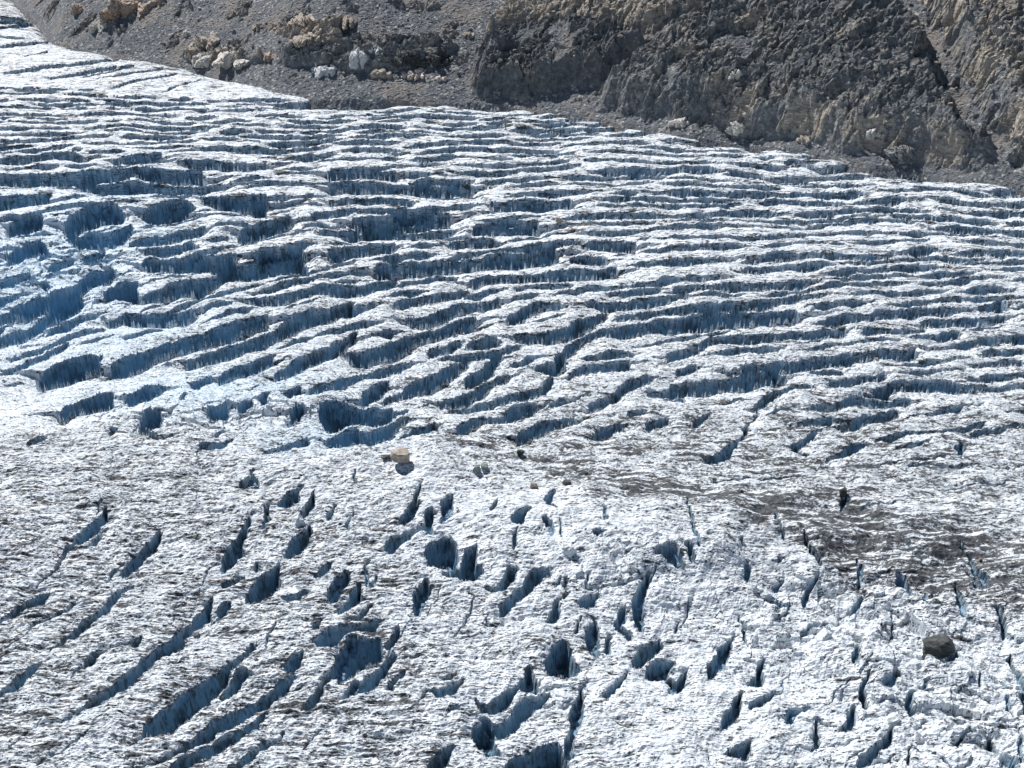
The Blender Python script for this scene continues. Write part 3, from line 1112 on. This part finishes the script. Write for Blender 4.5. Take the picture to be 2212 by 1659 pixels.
M_RUST = rock_mat('rust_streaked_rock', (0.324, 0.243, 0.189), (0.540, 0.459, 0.378), (0.230, 0.135, 0.095))
M_GREY = rock_mat('grey_rock', (0.135, 0.142, 0.149), (0.270, 0.277, 0.277), (0.081, 0.084, 0.089))
M_YEL = rock_mat('yellow_rock', (0.567, 0.446, 0.270), (0.700, 0.608, 0.405), (0.338, 0.257, 0.162))


def ice_block_material():
    n = NT('block_ice')
    a = n.noise(n.tc, 1.2, 6, .7, .3); st = n.noise(n.mapping((1.2, 1.2, .3)), 1.6, 5, .7)
    col = n.mix(n.smooth(a, .35, .65), (.46, .52, .56), (.68, .71, .72))
    col = n.mix(n.smooth(st, .6, .74), col, (.10, .11, .12))
    n.bump(n.math('ADD', a, st), .6, .25)
    return n.finish(col, .6, .25)


M_ICE = ice_block_material()


def put(name, cat, label, px, py, w, h, mat, where='ice', seed=1, depth=None, sink=.25, rot=0, group=None, sub=4, mesh=None, **kw):
    """px,py: where its foot rests in the photo, w,h: size in photo pixels"""
    x, y, z, t = place(px, py, where)
    m = t / FP * 1.0
    W, Hh = w * m, h * m / .92
    dpt = depth if depth else W * .8
    me = mesh or (outcrop_mesh(name, seed, (W, dpt, Hh)) if name == 'rock_outcrop' else rock_mesh(name, seed, (W, dpt, Hh), sub, **kw))
    if not mesh: me.materials.append(mat)
    o = bpy.data.objects.new(name, me); COL.objects.link(o)
    o.location = (x, y + dpt * .22, z + Hh * (.5 - sink)); o.rotation_euler = (0, 0, rot)
    o['label'] = label; o['category'] = cat
    if group: o['group'] = group
    return o


B = 'boulder'
put(B, 'boulder', 'large tan boulder perched on clean ice at the left end of the moraine stripe', 866, 1006, 44, 36, M_TAN, seed=3, planes=9, rough=.03, squash=.7, rot=.3, sink=.05)
put(B, 'boulder', 'dark rock half sunk in ice just left of the large tan boulder', 836, 992, 22, 12, M_DARK, seed=4, sink=.3)
put(B, 'boulder', 'grey green pointed rock standing on the moraine stripe, left of a pair', 1030, 1023, 17, 20, M_GREEN, seed=8, planes=8, rough=.03, sink=.1, rot=.5)
put(B, 'boulder', 'smaller grey green rock leaning beside the pointed one on the moraine stripe', 1047, 1014, 16, 11, M_GREEN, seed=9, planes=8, rough=.03, sink=.05)
put(B, 'boulder', 'dark broken rock on dirty ice above the grey green pair', 1125, 984, 18, 14, M_DARK, seed=12, sink=.15)
put(B, 'boulder', 'small dark rock left of the broken rock on dirty ice', 1040, 962, 12, 6, M_DARK, seed=13)
put(B, 'boulder', 'brown rock at the lower border of the moraine stripe', 1152, 1054, 16, 11, M_BROWN, seed=14, sink=.1)
put(B, 'boulder', 'dark grey jagged rock on the moraine stripe right of the brown one', 1224, 1048, 22, 12, M_DARK, seed=15, sink=.2)
put(B, 'boulder', 'large dark layered boulder wedged in the broken ice at lower right', 2026, 1424, 74, 48, M_DARK, seed=21, planes=9, strata=.05, squash=.62, rot=-.15, sink=.02, depth=4.2)
put(B, 'boulder', 'pale tan angular boulder poking from a crevasse in the ridged ice', 1207, 486, 15, 15, M_TAN, seed=23, planes=8, sink=.1)
put(B, 'boulder', 'small brown boulder on a ridge below the pale angular one', 1237, 502, 11, 7, M_BROWN, seed=24)
put(B, 'boulder', 'small dark triangular rock on a ridge of the middle ice', 1447, 560, 9, 6, M_BROWN, seed=25)
put(B, 'boulder', 'small yellow boulder beside a grey one in the right hand ridges', 1894, 779, 8, 9, M_YEL, seed=26)
put(B, 'boulder', 'grey speckled boulder beside the small yellow one', 1884, 780, 13, 10, M_GREY, seed=27)
put(B, 'boulder', 'black crumbling rock on the dirty ice at right', 1822, 1073, 20, 22, M_DARK, seed=28, sink=.15)
put(B, 'boulder', 'rounded dark rock stuck in a ridge wall at the right', 1989, 792, 14, 15, M_DARK, seed=29)
put(B, 'boulder', 'small black stone on the dirty ice left of the black crumbling rock', 1603, 1063, 8, 6, M_DARK, seed=30)
put(B, 'boulder', 'small black stone on grey ice at the upper end of a thin crack', 1543, 1037, 10, 6, M_DARK, seed=31)
put(B, 'boulder', 'small dark stone near the dirty crevasses at lower right', 1873, 1157, 8, 6, M_DARK, seed=32)
put(B, 'boulder', 'small brown stone beside the longest narrow crevasse at right', 2119, 1213, 9, 7, M_BROWN, seed=33)
put(B, 'boulder', 'black stone jammed at the lower end of a narrow dirty crevasse', 1866, 1282, 12, 9, M_DARK, seed=34)
put(B, 'boulder', 'small grey rock on the lip of the long crevasse at lower left', 423, 1376, 17, 12, M_GREY, seed=35)
put(B, 'boulder', 'small dark stone on the smooth ice near the upper left corner', 45, 18, 7, 4, M_DARK, seed=36)
put(B, 'boulder', 'dark stone on the moraine stripe, right of the grey green pair', 1265, 1024, 9, 6, M_DARK, seed=37)
put(B, 'boulder', 'dark flat rock on the dirty ice above the black crumbling rock', 1740, 985, 12, 6, M_DARK, seed=38)

I = 'ice_block'
for i, (px, py, w, h, lab) in enumerate([
        (1753, 668, 22, 15, 'rounded white ice block lying in a crevasse of the right hand ridges'),
        (1833, 801, 18, 12, 'small white ice block at the end of a ridge below the yellow boulder'),
        (528, 1046, 34, 40, 'pale jagged ice block standing in the hollow above the left crevasses'),
        (644, 1135, 40, 58, 'tall grey ice block leaning in the deep hollow left of centre'),
        (1655, 1290, 34, 24, 'white ice block tumbled in the icefall under the dirty ice'),
        (1672, 1262, 24, 20, 'small rounded ice block behind the tumbled one in the icefall'),
        (1780, 1385, 46, 30, 'broad pale ice block at the foot of the icefall'),
        (1628, 1275, 22, 26, 'narrow ice block at the upper left end of the icefall'),
        (1800, 1345, 30, 22, 'cracked ice block in the middle of the icefall'),
        (2010, 1408, 32, 26, 'white ice block in front of the dark layered boulder'),
        (1976, 1442, 36, 26, 'bulging white ice block below left of the dark layered boulder'),
        (1250, 1245, 34, 30, 'cracked grey ice block in the hollow at the centre foreground'),
        (1216, 1520, 60, 34, 'long snow capped ice block in the crevasse group at bottom centre'),
        (1228, 1200, 36, 52, 'upright grey ice slab at the back of the central hollow'),
        (1930, 1560, 36, 26, 'ice block with a dirty top in the lower right corner area')]):
    put(I, 'ice block', lab, px, py, w, h, M_ICE, seed=60 + i, planes=15, rough=.13, sink=.50, rot=i * .7)

O = 'rock_outcrop'
for i, (px, py, w, h, m, lab) in enumerate([
        (285, 30, 150, 46, M_RUST, 'big rust streaked outcrop at the top edge above the left scree'),
        (170, 28, 40, 34, M_RUST, 'reddish outcrop left of the big rust streaked one at the top edge'),
        (340, 10, 30, 26, M_RUST, 'small pale outcrop right of the rust streaked one at the top edge'),
        (215, 66, 52, 26, M_PALE, 'pale crumbled outcrop low on the left end of the scree'),
        (262, 68, 26, 18, M_TAN, 'tan outcrop right of the pale crumbled one near the moraine'),
        (445, 108, 74, 40, M_TAN, 'tan outcrop with a dark hollow in the middle of the left scree'),
        (405, 78, 24, 18, M_PALE, 'small pale rock standing above the tan hollowed outcrop'),
        (520, 140, 130, 34, M_PALE, 'largest pale rounded outcrop just above the ice edge at left'),
        (440, 140, 60, 30, M_PALE, 'pale blocky outcrop joined to the left of the largest rounded one'),
        (590, 128, 62, 22, M_RUST, 'sloping slab with a rust stain right of the largest pale outcrop'),
        (560, 62, 40, 18, M_TAN, 'dark topped tan outcrop high on the left scree'),
        (655, 62, 90, 34, M_TAN, 'broad banded tan outcrop high on the middle scree'),
        (730, 55, 80, 26, M_TAN, 'low tan outcrop right of the broad banded one'),
        (660, 95, 80, 26, M_TAN, 'layered tan ledge under the broad banded outcrop'),
        (700, 160, 56, 44, M_WHITE, 'white outcrop with dark cracks above the ice edge'),
        (775, 135, 46, 40, M_WHITE, 'bright white blocky outcrop left of the dark bluff'),
        (810, 120, 44, 26, M_WHITE, 'white cracked ledge on top of the dark bluff'),
        (870, 138, 90, 40, M_DARK, 'dark bluff facing the ice above the pinkish slab'),
        (940, 140, 90, 44, M_DARK, 'dark overhanging bluff at the right end above the pinkish slab'),
        (822, 168, 54, 30, M_TAN, 'tan and black block left of the pinkish smooth slab'),
        (895, 168, 74, 22, M_PINK, 'smooth pinkish slab at the foot of the dark bluff'),
        (952, 175, 30, 14, M_PINK, 'short pinkish slab right of the longer smooth one'),
        (1010, 80, 30, 16, M_TAN, 'rounded tan rock at the top of the scree chute'),
        (1474, 272, 54, 26, M_PALE, 'smooth pale slab beside the ice under the right hand dome'),
        (1600, 286, 52, 30, M_PALE, 'pale slab with a dark right side near the ice under the right hand dome'),
        (1745, 306, 44, 22, M_TAN, 'tan knob next to the ice edge below the middle of the right hand dome'),
        (1890, 300, 60, 26, M_PALE, 'pale pointed rock low on the right hand dome'),
        (1950, 340, 70, 30, M_GREY, 'grey green cracked slab near the ice edge at right'),
        (1590, 170, 40, 22, M_PALE, 'pale flat slab in the middle of the right hand dome'),
        (1080, 212, 70, 34, M_GREY, 'grey rounded buttress at the foot of the dark cliff')]):
    put(O, 'rock outcrop', lab, px, py, w, h, m, where='hill', seed=100 + i * 3, sub=5, planes=16, rough=.16, sink=.36, strata=.05, rot=0, depth=None)

# stones on the hillside: countable ones as copies of a few shapes, sizes from about half a metre up
SHAPES = []
for k, m in enumerate([M_GREY, M_GREY, M_DARK, M_TAN, M_PALE, M_GREY]):
    me = rock_mesh('scree_boulder', 300 + k, (1, .85, .75), 3, 10, .06); me.materials.append(m); SHAPES.append(me)
r = random.Random(5)
n_st = 0
while n_st < 230:
    px = r.uniform(90, 2200); py = r.uniform(2, 360)
    a, b = flat_hit(px, py)
    e = np.interp(px, [p[0] for p in EDGE_F], [p[1] for p in EDGE_F])
    if py > e - 4: continue
    if px > 1290 and r.random() < .45: continue
    x, y, z, t = place(px, py, 'hill')
    if y < yb(x): continue
    s = .7 + 1.5 * r.random() ** 3
    o = bpy.data.objects.new('scree_boulder', SHAPES[n_st % 6]); COL.objects.link(o)
    o.location = (x, y, z + .12 * s); o.scale = (s * r.uniform(.8, 1.3), s, s * r.uniform(.7, 1.1)); o.rotation_euler = (r.uniform(-.3, .3), r.uniform(-.3, .3), r.uniform(0, 6.3))
    o['label'] = 'small loose stone lying on the rocky hillside above the ice'; o['category'] = 'boulder'; o['group'] = 'stones scattered on the hillside'
    n_st += 1

# ------------------------------------------------------------------ light, sky, camera
SUN_EL, SUN_AZ = math.radians(50), math.radians(-36)      # azimuth from straight ahead, negative to the left
sd = Vector((math.sin(SUN_AZ) * math.cos(SUN_EL), math.cos(SUN_AZ) * math.cos(SUN_EL), math.sin(SUN_EL)))
sl = bpy.data.lights.new('sun', 'SUN'); sl.energy = 4.8; sl.angle = math.radians(.53); sl.color = (1, .975, .945)
so = bpy.data.objects.new('sun', sl); COL.objects.link(so); so.rotation_euler = sd.to_track_quat('Z', 'Y').to_euler()
w = bpy.data.worlds.new('World'); SC.world = w; w.use_nodes = True
nt = w.node_tree; bg = nt.nodes['Background']
sky = nt.nodes.new('ShaderNodeTexSky'); sky.sky_type = 'NISHITA'; sky.sun_disc = False
sky.sun_elevation = SUN_EL; sky.sun_rotation = SUN_AZ; sky.altitude = 2500
nt.links.new(sky.outputs[0], bg.inputs[0]); bg.inputs[1].default_value = .055

cam = bpy.data.cameras.new('camera'); co = bpy.data.objects.new('camera', cam); COL.objects.link(co)
cam.sensor_fit = 'HORIZONTAL'; cam.angle = HFOV; cam.clip_end = 3000; cam.clip_start = 1
co.location = (0, 0, H); co.rotation_euler = (math.pi / 2 - PITCH, 0, 0)
SC.camera = co
SC.view_settings.view_transform = 'Standard'; SC.view_settings.look = 'None'
SC.view_settings.exposure = .45; SC.view_settings.gamma = 1
SC.cycles.diffuse_bounces = 3; SC.cycles.max_bounces = 5
